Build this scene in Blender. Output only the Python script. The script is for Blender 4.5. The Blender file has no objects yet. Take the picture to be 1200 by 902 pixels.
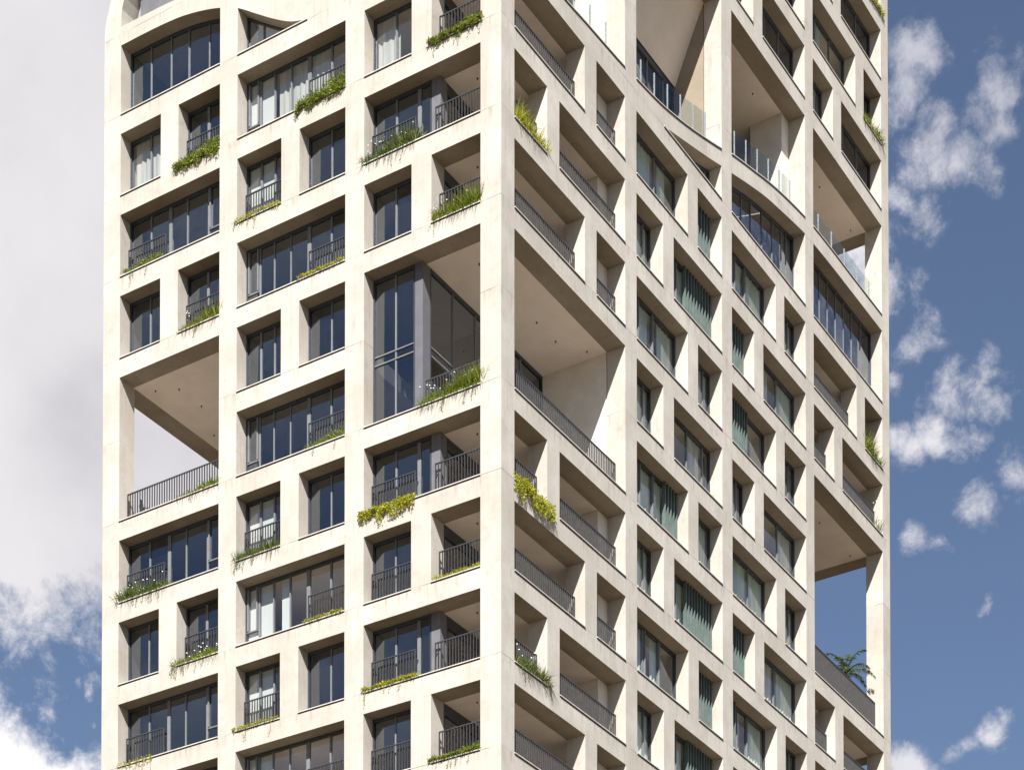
import bpy, math, random
from mathutils import Vector, noise
random.seed(7)
Z0 = 61.9          # height of the reference sill above the ground
H = 3.3            # storey height
BAND = 0.767
D = 0.82           # depth of the concrete grid
GD = 0.62          # depth of the glazing
scene = bpy.context.scene
COL = scene.collection

# ------------------------------------------------------------------ helpers
def link(o):
    COL.objects.link(o); return o

def thing(name, label, cat, loc=(0, 0, 0), group=None):
    o = link(bpy.data.objects.new(name, None)); o.location = loc
    o['label'] = label; o['category'] = cat
    if group: o['group'] = group
    return o

class MB:
    def __init__(s): s.v = []; s.f = []; s.m = []
    def poly(s, pts, mi=0):
        b = len(s.v); s.v += [tuple(p) for p in pts]; s.f.append(tuple(range(b, b + len(pts)))); s.m.append(mi)
    def hexa(s, p, mi=0):      # p: 8 points, 0-3 front loop, 4-7 back loop
        b = len(s.v); s.v += [tuple(q) for q in p]
        for f in ((0, 1, 2, 3), (7, 6, 5, 4), (0, 4, 5, 1), (1, 5, 6, 2), (2, 6, 7, 3), (3, 7, 4, 0)):
            s.f.append(tuple(b + i for i in f)); s.m.append(mi)
    def box(s, F, s0, s1, d0, d1, z0, z1, mi=0):
        s.hexa([F(s0, d0, z0), F(s1, d0, z0), F(s1, d0, z1), F(s0, d0, z1),
                F(s0, d1, z0), F(s1, d1, z0), F(s1, d1, z1), F(s0, d1, z1)], mi)
    def prism(s, F, pts, d0, d1, mi=0):   # closed outline (s,z) extruded in depth
        n = len(pts); b = len(s.v)
        s.v += [F(a, d0, z) for a, z in pts] + [F(a, d1, z) for a, z in pts]
        s.f.append(tuple(b + i for i in range(n))); s.f.append(tuple(b + n + i for i in reversed(range(n))))
        s.m += [mi, mi]
        for i in range(n):
            j = (i + 1) % n
            s.f.append((b + i, b + j, b + n + j, b + n + i)); s.m.append(mi)
    def tube(s, pts, rads, n=8, mi=0):
        rings = []
        for i, p in enumerate(pts):
            p = Vector(p)
            a = Vector(pts[max(i - 1, 0)]); c = Vector(pts[min(i + 1, len(pts) - 1)])
            t = (c - a).normalized(); u = t.orthogonal().normalized(); w = t.cross(u)
            b = len(s.v)
            for k in range(n):
                q = 2 * math.pi * k / n
                s.v.append(tuple(p + (u * math.cos(q) + w * math.sin(q)) * rads[i]))
            rings.append(b)
        for i in range(len(rings) - 1):
            for k in range(n):
                s.f.append((rings[i] + k, rings[i] + (k + 1) % n, rings[i + 1] + (k + 1) % n, rings[i + 1] + k)); s.m.append(mi)
        s.f.append(tuple(rings[0] + k for k in reversed(range(n)))); s.f.append(tuple(rings[-1] + k for k in range(n))); s.m += [mi, mi]
    def build(s, name, mats, parent=None, fix=True, smooth=False):
        me = bpy.data.meshes.new(name); me.from_pydata(s.v, [], s.f)
        if not isinstance(mats, (list, tuple)): mats = [mats]
        for m in mats: me.materials.append(m)
        if len(mats) > 1: me.polygons.foreach_set('material_index', s.m)
        if fix:
            import bmesh
            bm = bmesh.new(); bm.from_mesh(me); bmesh.ops.recalc_face_normals(bm, faces=bm.faces); bm.to_mesh(me); bm.free()
        if smooth: me.polygons.foreach_set('use_smooth', [True] * len(me.polygons))
        o = link(bpy.data.objects.new(name, me))
        if parent: o.parent = parent
        return o

def FL(s, d, z): return (-s, d, z + Z0)      # the face on the left of the corner
def FR(s, d, z): return (-d, s, z + Z0)      # the face on the right of the corner

# ------------------------------------------------------------------ materials
def newmat(name):
    m = bpy.data.materials.new(name); m.use_nodes = True
    nt = m.node_tree; nt.nodes.clear()
    out = nt.nodes.new('ShaderNodeOutputMaterial')
    return m, nt, out
def N(nt, t, **k):
    n = nt.nodes.new(t)
    for a, b in k.items():
        if a in n.inputs: n.inputs[a].default_value = b
        else: setattr(n, a, b)
    return n
def mathn(nt, op, a, b=None, clamp=False):
    n = nt.nodes.new('ShaderNodeMath'); n.operation = op; n.use_clamp = clamp
    for i, x in enumerate((a, b)):
        if x is None: continue
        if isinstance(x, (int, float)): n.inputs[i].default_value = x
        else: nt.links.new(x, n.inputs[i])
    return n.outputs[0]
def mixc(nt, fac, a, b, mode='MIX'):
    n = nt.nodes.new('ShaderNodeMix'); n.data_type = 'RGBA'; n.blend_type = mode
    for i, x in ((0, fac), (6, a), (7, b)):
        if isinstance(x, (int, float)): n.inputs[i].default_value = x
        elif isinstance(x, tuple): n.inputs[i].default_value = x if len(x) == 4 else (*x, 1)
        else: nt.links.new(x, n.inputs[i])
    return n.outputs[2]
def ramp(nt, x, p0, p1, c0=0.0, c1=1.0):
    n = nt.nodes.new('ShaderNodeMapRange'); n.interpolation_type = 'SMOOTHSTEP'
    nt.links.new(x, n.inputs[0])
    for i, v in zip((1, 2, 3, 4), (p0, p1, c0, c1)): n.inputs[i].default_value = v
    return n.outputs[0]
def noisen(nt, vec, scale, detail=5, rough=.55, dist=0.0, sc=None):
    if sc:
        mp = nt.nodes.new('ShaderNodeMapping'); mp.inputs['Scale'].default_value = sc
        nt.links.new(vec, mp.inputs[0]); vec = mp.outputs[0]
    n = nt.nodes.new('ShaderNodeTexNoise'); n.inputs['Scale'].default_value = scale
    n.inputs['Detail'].default_value = detail; n.inputs['Roughness'].default_value = rough; n.inputs['Distortion'].default_value = dist
    nt.links.new(vec, n.inputs['Vector'])
    return n.outputs[0]

def mat_concrete(name, pal):
    CONC_A, CONC_B, CONC_STAIN, CONC_STREAK = pal
    m, nt, out = newmat(name)
    tc = nt.nodes.new('ShaderNodeTexCoord'); P = tc.outputs['Object']
    big = noisen(nt, P, .55, 5, .6)
    med = noisen(nt, P, 2.4, 9, .72, .1)
    streak = noisen(nt, P, 6.5, 6, .65, .1, sc=(1, 1, .05))
    grain = noisen(nt, P, 30, 3, .7)
    pits = nt.nodes.new('ShaderNodeTexVoronoi'); pits.inputs['Scale'].default_value = 9; nt.links.new(P, pits.inputs['Vector'])
    pit = ramp(nt, pits.outputs['Distance'], .03, .07, 1, 0)
    pitm = mathn(nt, 'MULTIPLY', pit, ramp(nt, med, .52, .68))
    c = mixc(nt, ramp(nt, big, .3, .7), CONC_A, CONC_B)
    c = mixc(nt, mathn(nt, 'MULTIPLY', ramp(nt, med, .49, .75), .42), c, CONC_STAIN)
    c = mixc(nt, mathn(nt, 'MULTIPLY', ramp(nt, streak, .5, .75), .5), c, CONC_STREAK)
    c = mixc(nt, mathn(nt, 'MULTIPLY', ramp(nt, grain, .4, .7), .38), c, (.30, .26, .21))
    c = mixc(nt, mathn(nt, 'MULTIPLY', pitm, .5), c, (.2, .17, .13))
    # each casting differs a little in tone
    dv = nt.nodes.new('ShaderNodeVectorMath'); dv.operation = 'DIVIDE'; nt.links.new(P, dv.inputs[0]); dv.inputs[1].default_value = (6.06, 8.2, H)
    of = nt.nodes.new('ShaderNodeVectorMath'); of.operation = 'ADD'; nt.links.new(dv.outputs[0], of.inputs[0]); of.inputs[1].default_value = (.08, .06, .242)
    fl_ = nt.nodes.new('ShaderNodeVectorMath'); fl_.operation = 'FLOOR'; nt.links.new(of.outputs[0], fl_.inputs[0])
    wn = nt.nodes.new('ShaderNodeTexWhiteNoise'); nt.links.new(fl_.outputs[0], wn.inputs['Vector'])
    c = mixc(nt, mathn(nt, 'MULTIPLY', wn.outputs['Value'], .22), c, CONC_STREAK)
    # casting joints at each storey level, thinner and broken up where the grout is flush
    sx = nt.nodes.new('ShaderNodeSeparateXYZ'); nt.links.new(P, sx.inputs[0])
    z = mathn(nt, 'SUBTRACT', sx.outputs[2], Z0 - 200 * H - .012)
    r = mathn(nt, 'MODULO', z, H)
    ln = mathn(nt, 'LESS_THAN', r, .024)
    br = ramp(nt, noisen(nt, P, .8, 2, .5), .42, .6, .15, .85)
    j = mathn(nt, 'MULTIPLY', ln, br)
    # water marks hanging below each ledge
    drip = noisen(nt, P, 5.5, 4, .65, .1, sc=(1, 1, .03))
    hang = ramp(nt, r, H - .65, H - .02)
    dm = mathn(nt, 'MULTIPLY', mathn(nt, 'MULTIPLY', hang, ramp(nt, drip, .5, .7)), .55)
    c = mixc(nt, dm, c, (.24, .20, .155))
    c = mixc(nt, mathn(nt, 'MULTIPLY', j, .85), c, (.11, .10, .09))
    b = N(nt, 'ShaderNodeBsdfPrincipled', Roughness=.82); b.inputs['Specular IOR Level'].default_value = .25
    nt.links.new(c, b.inputs['Base Color'])
    hgt = mathn(nt, 'ADD', mathn(nt, 'MULTIPLY', med, .5), mathn(nt, 'MULTIPLY', grain, .25))
    hgt = mathn(nt, 'SUBTRACT', hgt, mathn(nt, 'MULTIPLY', mathn(nt, 'ADD', j, pitm), .6))
    bp = N(nt, 'ShaderNodeBump', Strength=.35, Distance=.012); nt.links.new(hgt, bp.inputs['Height'])
    nt.links.new(bp.outputs[0], b.inputs['Normal']); nt.links.new(b.outputs[0], out.inputs[0])
    return m
def mat_simple(name, col, rough=.7, metal=0, var=.12, scale=3, spec=.4):
    m, nt, out = newmat(name)
    tc = nt.nodes.new('ShaderNodeTexCoord')
    n = noisen(nt, tc.outputs['Object'], scale, 5, .6)
    dark = tuple(x * (1 - 2.2 * var) for x in col); lite = tuple(min(1, x * (1 + var)) for x in col)
    c = mixc(nt, ramp(nt, n, .3, .7), dark, lite)
    b = N(nt, 'ShaderNodeBsdfPrincipled', Roughness=rough, Metallic=metal); b.inputs['Specular IOR Level'].default_value = spec
    nt.links.new(c, b.inputs['Base Color']); nt.links.new(b.outputs[0], out.inputs[0])
    return m
def mat_glass(name, tint, base, gain, ior=1.6, wav=.0):
    m, nt, out = newmat(name)
    tr = N(nt, 'ShaderNodeBsdfTransparent', Color=(*tint, 1))
    gl = N(nt, 'ShaderNodeBsdfGlossy', Roughness=.012, Color=(.78, .87, 1, 1))
    # Schlick reflectance from the angle of view, the same from either side of the pane
    ge = nt.nodes.new('ShaderNodeNewGeometry'); dt = nt.nodes.new('ShaderNodeVectorMath'); dt.operation = 'DOT_PRODUCT'
    nt.links.new(ge.outputs['Incoming'], dt.inputs[0]); nt.links.new(ge.outputs['True Normal'], dt.inputs[1])
    c1 = mathn(nt, 'SUBTRACT', 1.0, mathn(nt, 'ABSOLUTE', dt.outputs['Value']), True)
    r0 = ((ior - 1) / (ior + 1)) ** 2 * 2
    fres = mathn(nt, 'ADD', mathn(nt, 'MULTIPLY', mathn(nt, 'POWER', c1, 5.0), 1 - r0), r0)
    if wav:
        tc = nt.nodes.new('ShaderNodeTexCoord')
        nz = noisen(nt, tc.outputs['Object'], .9, 2, .5)
        bp = N(nt, 'ShaderNodeBump', Strength=wav, Distance=.05); nt.links.new(nz, bp.inputs['Height'])
        nt.links.new(bp.outputs[0], gl.inputs['Normal'])
    fac = mathn(nt, 'ADD', mathn(nt, 'MULTIPLY', fres, gain), base, True)
    mx = nt.nodes.new('ShaderNodeMixShader')
    nt.links.new(fac, mx.inputs[0]); nt.links.new(tr.outputs[0], mx.inputs[1]); nt.links.new(gl.outputs[0], mx.inputs[2])
    nt.links.new(mx.outputs[0], out.inputs[0])
    return m
def mat_leaf(name, a, b, dry, trans=.35):
    m, nt, out = newmat(name)
    ge = nt.nodes.new('ShaderNodeNewGeometry')
    c = mixc(nt, ge.outputs['Random Per Island'], a, b)
    d = mathn(nt, 'GREATER_THAN', mathn(nt, 'FRACT', mathn(nt, 'MULTIPLY', ge.outputs['Random Per Island'], 17.3)), .88)
    c = mixc(nt, mathn(nt, 'MULTIPLY', d, .7), c, dry)
    df = N(nt, 'ShaderNodeBsdfPrincipled', Roughness=.5); df.inputs['Specular IOR Level'].default_value = .25
    tl = nt.nodes.new('ShaderNodeBsdfTranslucent')
    nt.links.new(c, df.inputs['Base Color']); nt.links.new(c, tl.inputs['Color'])
    mx = N(nt, 'ShaderNodeMixShader', Fac=trans)
    nt.links.new(df.outputs[0], mx.inputs[1]); nt.links.new(tl.outputs[0], mx.inputs[2]); nt.links.new(mx.outputs[0], out.inputs[0])
    return m
def mat_cloth(name, a, b, trans=.3):
    m, nt, out = newmat(name)
    tc = nt.nodes.new('ShaderNodeTexCoord')
    n = noisen(nt, tc.outputs['Object'], 4, 3, .6, 0, sc=(1, 1, .12))
    c = mixc(nt, ramp(nt, n, .3, .7), a, b)
    df = N(nt, 'ShaderNodeBsdfDiffuse', Roughness=.3); tl = nt.nodes.new('ShaderNodeBsdfTranslucent')
    nt.links.new(c, df.inputs[0]); nt.links.new(c, tl.inputs[0])
    mx = N(nt, 'ShaderNodeMixShader', Fac=trans)
    nt.links.new(df.outputs[0], mx.inputs[1]); nt.links.new(tl.outputs[0], mx.inputs[2]); nt.links.new(mx.outputs[0], out.inputs[0])
    return m

CONC = ((.450, .416, .370), (.555, .522, .475), (.265, .235, .192), (.31, .28, .235))
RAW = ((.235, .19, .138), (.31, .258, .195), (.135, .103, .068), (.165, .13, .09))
M = {}
M['conc'] = mat_concrete('cream_concrete', CONC)
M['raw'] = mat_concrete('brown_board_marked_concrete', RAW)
M['plaster'] = mat_simple('white_plaster', (.68, .64, .585), .85, var=.04, scale=1.2, spec=.2)
M['ceil'] = mat_simple('cream_ceiling_plaster', (.74, .65, .56), .9, var=.03, scale=.9, spec=.15)
M['tan'] = mat_simple('tan_plaster_with_shade', (.30, .25, .19), .85, var=.05, scale=1.2, spec=.2)  # tan side wall, also darkened for shade the geometry doesn't cast there
M['inner'] = mat_simple('interior_wall_paint', (.34, .31, .27), .9, var=.06, scale=.8, spec=.1)
M['floor'] = mat_simple('timber_floor', (.22, .16, .11), .6, var=.1, scale=2)
M['frame'] = mat_simple('anthracite_aluminium', (.055, .06, .07), .42, .1, var=.06, scale=4)
M['mull'] = mat_simple('grey_aluminium', (.17, .175, .185), .5, .0, var=.05, scale=4)
M['corner'] = mat_simple('light_grey_metal_panel', (.14, .14, .155), .45, .1, var=.05, scale=2)
M['panel'] = mat_simple('dark_grey_metal_panel', (.16, .16, .175), .45, .05, var=.06, scale=2)
M['rail'] = mat_simple('bronze_grey_steel', (.06, .058, .058), .45, .05, var=.08, scale=5)
M['sill'] = mat_simple('pale_metal_flashing', (.60, .57, .52), .5, .1, var=.06, scale=4)
M['post'] = mat_simple('brushed_steel_post', (.42, .43, .44), .35, .4, var=.05, scale=5)
M['black'] = mat_simple('sill_shadow_black', (.02, .02, .02), .5, 0, var=.05)
M['glass'] = mat_glass('reflective_window_glass', (.34, .37, .40), .16, 1.0, 1.5, .12)
M['glassB'] = mat_glass('half_clear_window_glass', (.86, .88, .88), .10, .9, 1.5, .05)
M['glassR'] = mat_glass('curtain_window_glass', (.90, .94, .92), .05, .75, 1.5, .05)
M['clear'] = mat_glass('clear_balustrade_glass', (.86, .90, .89), .025, .28, 1.45)
M['cloth'] = mat_cloth('white_sheer_curtain', (.70, .70, .66), (.84, .84, .80))
M['greencloth'] = mat_cloth('pale_green_curtain', (.60, .69, .64), (.78, .84, .80))
M['blind'] = mat_cloth('pale_grey_blind', (.78, .80, .78), (.82, .84, .82), .15)
M['shade'] = mat_cloth('beige_roller_shade', (.36, .32, .26), (.42, .38, .31), .1)
M['louver'] = mat_simple('sea_green_shutter', (.125, .165, .152), .5, .0, var=.1, scale=2)
M['leafA'] = mat_leaf('lush_green_leaf', (.075, .13, .018), (.27, .31, .035), (.42, .36, .08))
M['leafB'] = mat_leaf('yellow_green_leaf', (.30, .32, .02), (.50, .46, .04), (.14, .20, .02))
M['leafC'] = mat_leaf('dark_grass_blade', (.045, .08, .018), (.16, .21, .04), (.40, .36, .16))
M['leafD'] = mat_leaf('palm_frond', (.035, .06, .02), (.09, .12, .03), (.30, .24, .12))
M['petal'] = mat_simple('white_petal', (.8, .8, .76), .7, var=.03)
M['bark'] = mat_simple('palm_bark', (.22, .14, .08), .9, var=.25, scale=14)
M['fabric'] = mat_simple('grey_outdoor_fabric', (.12, .12, .13), .9, var=.1)

# ------------------------------------------------------------------ outline curves of the wavy slab
def interp(T):
    T = sorted(T)
    def f(x):
        if x <= T[0][0]: return T[0][1]
        if x >= T[-1][0]: return T[-1][1]
        for i in range(len(T) - 1):
            if T[i][0] <= x <= T[i + 1][0]:
                p0 = T[max(i - 1, 0)]; p1 = T[i]; p2 = T[i + 1]; p3 = T[min(i + 2, len(T) - 1)]
                h = p2[0] - p1[0]; u = (x - p1[0]) / h
                m1 = (p2[1] - p0[1]) / (p2[0] - p0[0]) * h; m2 = (p3[1] - p1[1]) / (p3[0] - p1[0]) * h
                return ((2*u**3 - 3*u*u + 1) * p1[1] + (u**3 - 2*u*u + u) * m1 + (3*u*u - 2*u**3) * p2[1] + (u**3 - u*u) * m2)
    return f
UR = interp([(.88, 3.31), (4.4, 3.36), (5.9, 3.47), (7.35, 3.56), (8.96, 3.68), (9.87, 3.8), (11.7, 4.02), (13.26, 4.33), (14.95, 4.76), (17.29, 5.46),
             (18.2, 5.8), (20.5, 6.4), (21.9, 6.75), (23.6, 7.08), (25.7, 7.38), (26.7, 7.48), (28.7, 7.55), (31, 7.58), (34.7, 7.67)])
WR = interp([(12.2, 3.3), (12.71, 3.45), (14.4, 3.91), (16.1, 4.38), (17.3, 4.74), (18.23, 5.0), (19.7, 5.43), (21.6, 5.93), (23.15, 6.22), (24.5, 6.45),
             (25.66, 6.62), (26.6, 6.68), (28, 6.75), (30.2, 6.81), (34.64, 6.89)])
WL = interp([(6.9, 2.9), (8.3, 3.2), (8.65, 3.3), (9.54, 3.58), (10.34, 4.02), (11.26, 4.62), (12.07, 5.15), (12.97, 5.54), (13.84, 5.8), (14.82, 6.0), (15.75, 6.09), (16.8, 6.13), (18.98, 6.15)])
UL = interp([(.88, 3.32), (4, 3.36), (6.03, 3.45), (6.93, 3.52), (7.69, 3.72), (8.5, 4.03), (9.3, 4.38), (10.3, 4.85), (11.2, 5.42), (12.1, 5.95), (13, 6.32), (14, 6.6), (15.22, 6.81), (16.29, 6.87), (18.98, 6.92)])
# edges of columns
CL = [(0, .88), (6.03, 6.90), (12.09, 12.96), (18.1, 18.98)]
CR = [(0, .88), (8.99, 9.9), (17.32, 18.26), (25.71, 26.6), (34.62, 35.5)]
POSTL = {1: (15.07, 15.98), 2: (9.06, 9.93), 3: (3.01, 3.89)}
POSTR = {1: ((3.14, 4.01), (5.88, 6.76)), 2: ((12.1, 13.0), (14.23, 15.12)), 3: ((20.4, 21.31), (22.58, 23.46)), 4: ((28.86, 29.79), (31.49, 32.47))}  # (narrow first, wide first)
BL = {1: (12.96, 18.1), 2: (6.9, 12.09), 3: (.88, 6.03)}
BR = {1: (.88, 8.99), 2: (9.9, 17.32), 3: (18.26, 25.71), 4: (26.6, 34.62)}
KB = 18            # lowest level built
def sillz(k): return -k * H
def topz(k): return -(k - 1) * H - BAND
TOPZ = 29.0
UP = [12.9, 16.15, 19.42, 22.68, 25.95]   # sills of the upper storeys

tower = thing('apartment_tower', 'tall cream concrete apartment tower with a deep grid of staggered openings', 'apartment building')

# ------------------------------------------------------------------ concrete grid
g = MB()
g.hexa([(-.88, 0, 0), (0, 0, 0), (0, 0, Z0 + TOPZ), (-.88, 0, Z0 + TOPZ), (-.88, .88, 0), (0, .88, 0), (0, .88, Z0 + TOPZ), (-.88, .88, Z0 + TOPZ)])
for a, b in CL[1:3]: g.box(FL, a, b, 0, D, -Z0, TOPZ)
for a, b in CR[1:4]: g.box(FR, a, b, 0, D, -Z0, TOPZ)
g.box(FR, 34.62, 35.5, 0, .88, -Z0, TOPZ)
g.box(FL, 18.1, 18.98, 0, .88, -Z0, 6.93)
# the leftmost column leans in above the arch
outer = [(18.98, 6.93), (18.95, 7.2), (18.88, 7.5), (18.77, 7.83), (18.64, 8.22), (18.45, 8.75), (18.2, 9.3), (17.85, 10.0), (17.4, 10.7), (16.9, 11.4), (16.3, 12.0)]
inner = [(18.1, 6.93), (18.09, 7.3), (18.06, 7.62), (17.93, 8.05), (17.74, 8.5), (17.5, 9.0), (17.2, 9.5), (16.8, 10.1), (16.3, 10.75), (15.8, 11.3), (15.2, 11.8)]
for i in range(len(outer) - 1):
    g.prism(FL, [outer[i], outer[i + 1], inner[i + 1], inner[i]], 0, .88)
def lvls():
    return range(0, KB)
voidL = {(1, 3), (3, 3)}     # (bay, level of the missing band)
voidR = {(1, 3), (4, 2), (4, 3)}
for k in lvls():
    for b, (a, c) in BL.items():
        if (b, k) not in voidL: g.box(FL, a, c, 0, D, -k*H - BAND, -k*H)
    for b, (a, c) in BR.items():
        if (b, k) not in voidR: g.box(FR, a, c, 0, D, -k*H - BAND, -k*H)
# band at the level below the wave
def wave(F, a, c, lo, hi, n=24):
    for i in range(n):
        x0 = a + (c - a) * i / n; x1 = a + (c - a) * (i + 1) / n
        l0, l1, h0, h1 = lo(x0), lo(x1), hi(x0), hi(x1)
        if h0 - l0 < .004 and h1 - l1 < .004: continue
        g.prism(F, [(x0, l0), (x1, l1), (x1, h1), (x0, h0)], 0, D)
base = lambda x: H - BAND
g.box(FL, *BL[1], 0, D, H - BAND, H)
wave(FL, *BL[1], WL, UL)
g.box(FL, 8.65, 12.09, 0, D, H - BAND, H)
wave(FL, 6.9, 8.65, base, UL, 10); wave(FL, 8.65, 12.09, WL, UL)
wave(FL, *BL[3], base, UL, 10)
wave(FR, *BR[1], base, UR)
wave(FR, 9.9, 12.2, base, UR, 10)
g.box(FR, 12.2, 17.32, 0, D, H - BAND, H)
wave(FR, 12.2, 17.32, lambda x: max(WR(x), H), UR)
for b in (3, 4):
    g.box(FR, *BR[b], 0, D, H - BAND, H); wave(FR, *BR[b], WR, UR)
for i, u in enumerate(UP):
    for b, (a, c) in BR.items(): g.box(FR, a, c, 0, D, u - .8, u)
    for b, (a, c) in BL.items():
        if b == 1: c = 15.9 - i * .7
        g.box(FL, a, c, 0, D, u - .8, u)
# posts
for k in range(0, KB):
    full = {1: k % 2 == 1, 2: k % 2 == 0, 3: k % 2 == 1}
    for b in (1, 2, 3):
        if full[b] or (b in (1, 3) and k in (3, 4)): continue
        g.box(FL, *POSTL[b], 0, D, sillz(k), topz(k))
    for b in (1, 2, 3, 4):
        if (b == 1 and k in (3, 4)) or (b == 4 and k in (2, 3, 4)): continue
        g.box(FR, *POSTR[b][0 if k % 2 else 1], 0, D, sillz(k), topz(k))
for i, u in enumerate(UP):
    top = (UP[i + 1] - .8) if i + 1 < len(UP) else TOPZ
    for b in (1, 2, 3, 4): g.box(FR, *POSTR[b][0 if i % 2 == 0 else 1], 0, D, u, top)
# west and north sides, with the openings of the corner terraces
def west(t0, t1, z0, z1): g.hexa([(-18.98, t0, z0+Z0), (-18.1, t0, z0+Z0), (-18.1, t0, z1+Z0), (-18.98, t0, z1+Z0), (-18.98, t1, z0+Z0), (-18.1, t1, z0+Z0), (-18.1, t1, z1+Z0), (-18.98, t1, z1+Z0)])
west(7.6, 35.5, -Z0, 12.9); west(.88, 7.6, -Z0, -4*H); west(.88, 7.6, -2*H - BAND, 6.93)
def north(s0, s1, z0, z1): g.hexa([(-s1, 34.62, z0+Z0), (-s0, 34.62, z0+Z0), (-s0, 34.62, z1+Z0), (-s1, 34.62, z1+Z0), (-s1, 35.5, z0+Z0), (-s0, 35.5, z0+Z0), (-s0, 35.5, z1+Z0), (-s1, 35.5, z1+Z0)])
north(5.5, 18.1, -Z0, 28.9)
zc = [-Z0, -5*H, -4*H - BAND, -4*H, -H - BAND, 7.68, 12.1, 28.9]
for i in range(0, len(zc) - 1):
    if i in (1, 3, 5): continue
    north(.88, 5.5, zc[i], zc[i + 1])
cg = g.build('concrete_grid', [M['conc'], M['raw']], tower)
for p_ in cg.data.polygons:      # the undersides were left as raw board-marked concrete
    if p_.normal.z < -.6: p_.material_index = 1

# ------------------------------------------------------------------ floor slabs behind the grid (plaster soffit)
sl = MB()
scut = [D, 5.5, 6.03, 12.96, 18.1]; tcut = [D, 8, 8.99, 26.6, 34.62]
def slab(z0, z1, skip=lambda a, b, c, d: False):
    for i in range(4):
        for j in range(4):
            if skip(scut[i], scut[i+1], tcut[j], tcut[j+1]): continue
            a, b, c, d = scut[i], scut[i+1], tcut[j], tcut[j+1]
            sl.hexa([(-b, c, z0+Z0), (-a, c, z0+Z0), (-a, c, z1+Z0), (-b, c, z1+Z0), (-b, d, z0+Z0), (-a, d, z0+Z0), (-a, d, z1+Z0), (-b, d, z1+Z0)])
for k in range(0, KB):
    def sk(a, b, c, d, k=k):
        if k == 3 and b <= 6.03 and d <= 8.99: return True
        if k == 3 and a >= 12.96 and d <= 8: return True
        if k in (2, 3) and b <= 5.5 and c >= 26.6: return True
        return False
    slab(-k*H - BAND + .003, -k*H - .12, sk)
slab(H - BAND + .003, H - .02, lambda a, b, c, d: False)
for u in UP: slab(u - .797, u - .12)
sl.hexa([(-18.1, D, 6.2+Z0), (-12.96, D, 6.2+Z0), (-12.96, D, 6.6+Z0), (-18.1, D, 6.6+Z0), (-18.1, 30, 6.2+Z0), (-12.96, 30, 6.2+Z0), (-12.96, 30, 6.6+Z0), (-18.1, 30, 6.6+Z0)])
sl.hexa([(-18.1, 18.26, 6.95+Z0), (-D, 24, 6.95+Z0), (-D, 24, 7.0+Z0), (-18.1, 18.26, 7.0+Z0), (-18.1, 34.62, 6.95+Z0), (-D, 34.62, 6.95+Z0), (-D, 34.62, 7.2+Z0), (-18.1, 34.62, 7.2+Z0)])
# cove ceiling over the tall terrace
cv = []
for i in range(9):
    u = i / 8; cv.append((D + 1.4 * u ** .92, 12.1 - 3.1 * u))
for i in range(8):
    (s0, z0), (s1, z1) = cv[i], cv[i + 1]
    sl.hexa([(-s0, 9.9, z0+Z0), (-s0, 17.32, z0+Z0), (-s0, 17.32, 12.4+Z0), (-s0, 9.9, 12.4+Z0), (-s1, 9.9, z1+Z0), (-s1, 17.32, z1+Z0), (-s1, 17.32, 12.4+Z0), (-s1, 9.9, 12.4+Z0)])
sl.build('floor_slabs', M['ceil'], tower)

# ------------------------------------------------------------------ inner walls
w = MB(); iw = MB(); single = []
def wbox(m, s0, s1, t0, t1, z0, z1):
    if m is w: m = MB(); single.append(m)
    m.hexa([(-s1, t0, z0+Z0), (-s0, t0, z0+Z0), (-s0, t0, z1+Z0), (-s1, t0, z1+Z0), (-s1, t1, z0+Z0), (-s0, t1, z0+Z0), (-s0, t1, z1+Z0), (-s1, t1, z1+Z0)])
for k in range(0, 12):
    if k in (3, 4): continue
    wbox(w, D, 3.2, 8.25, 8.99, sillz(k) - .1, topz(k))
wbox(w, D + .03, 3.9, 8.984, 9.2, -4*H - .1, topz(3))
wbox(w, D + .03, 3.9, 8.984, 9.2, H - .1, 12.09)
wbox(w, D + .03, 2.6, 17.314, 17.5, 3.4, 12.09)
wbox(w, D, 2.4, 24.98, 25.71, 6.4, 12.1)
for k in list(range(0, 12)): wbox(w, D, 5.5, 26.3, 26.6, sillz(k) - .1, topz(k))
wbox(w, D, 5.5, 26.3, 26.6, 7.3, 12.1)
for q_ in single: q_.build('plaster_wall', M['tan'] if abs(q_.v[0][1] - 17.314) < .01 else M['plaster'], tower)
wbox(iw, 3.9, 12.9, 5.2, 5.4, -Z0, 28); wbox(iw, 5.6, 5.8, 5.4, 34.5, -Z0, 28); wbox(iw, 12.9, 13.1, .9, 34, -Z0, 12)
wbox(iw, 13.1, 18.1, 8.6, 8.8, -Z0, 12)
wbox(iw, .95, 5.6, 17.6, 17.9, -Z0, 3.0)
wbox(iw, .95, 5.6, 9.25, 9.35, -Z0, -4*H-1.0); wbox(iw, .95, 5.6, 9.25, 9.35, -2.2*H-.9, 3.0)
iw.build('interior_wall', M['inner'], tower)

# ------------------------------------------------------------------ windows
def pleats(m, F, a, b, z0, z1, d, amp, pitch, rnd, sharp=False, phase=0.0):
    n = max(2, int((b - a) / pitch * (2 if sharp else 6))); b0 = len(m.v)
    for i in range(n + 1):
        s = a + (b - a) * i / n
        if sharp: o = amp if i % 2 else -amp
        else: o = amp * math.sin(2 * math.pi * (i / 6) + phase) * (.6 + .4 * math.sin(i * .37 + rnd))
        m.v.append(F(s, d + o, z0)); m.v.append(F(s, d + o, z1))
    for i in range(n):
        q = b0 + 2 * i; m.f.append((q, q + 2, q + 3, q + 1)); m.m.append(0)

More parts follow.
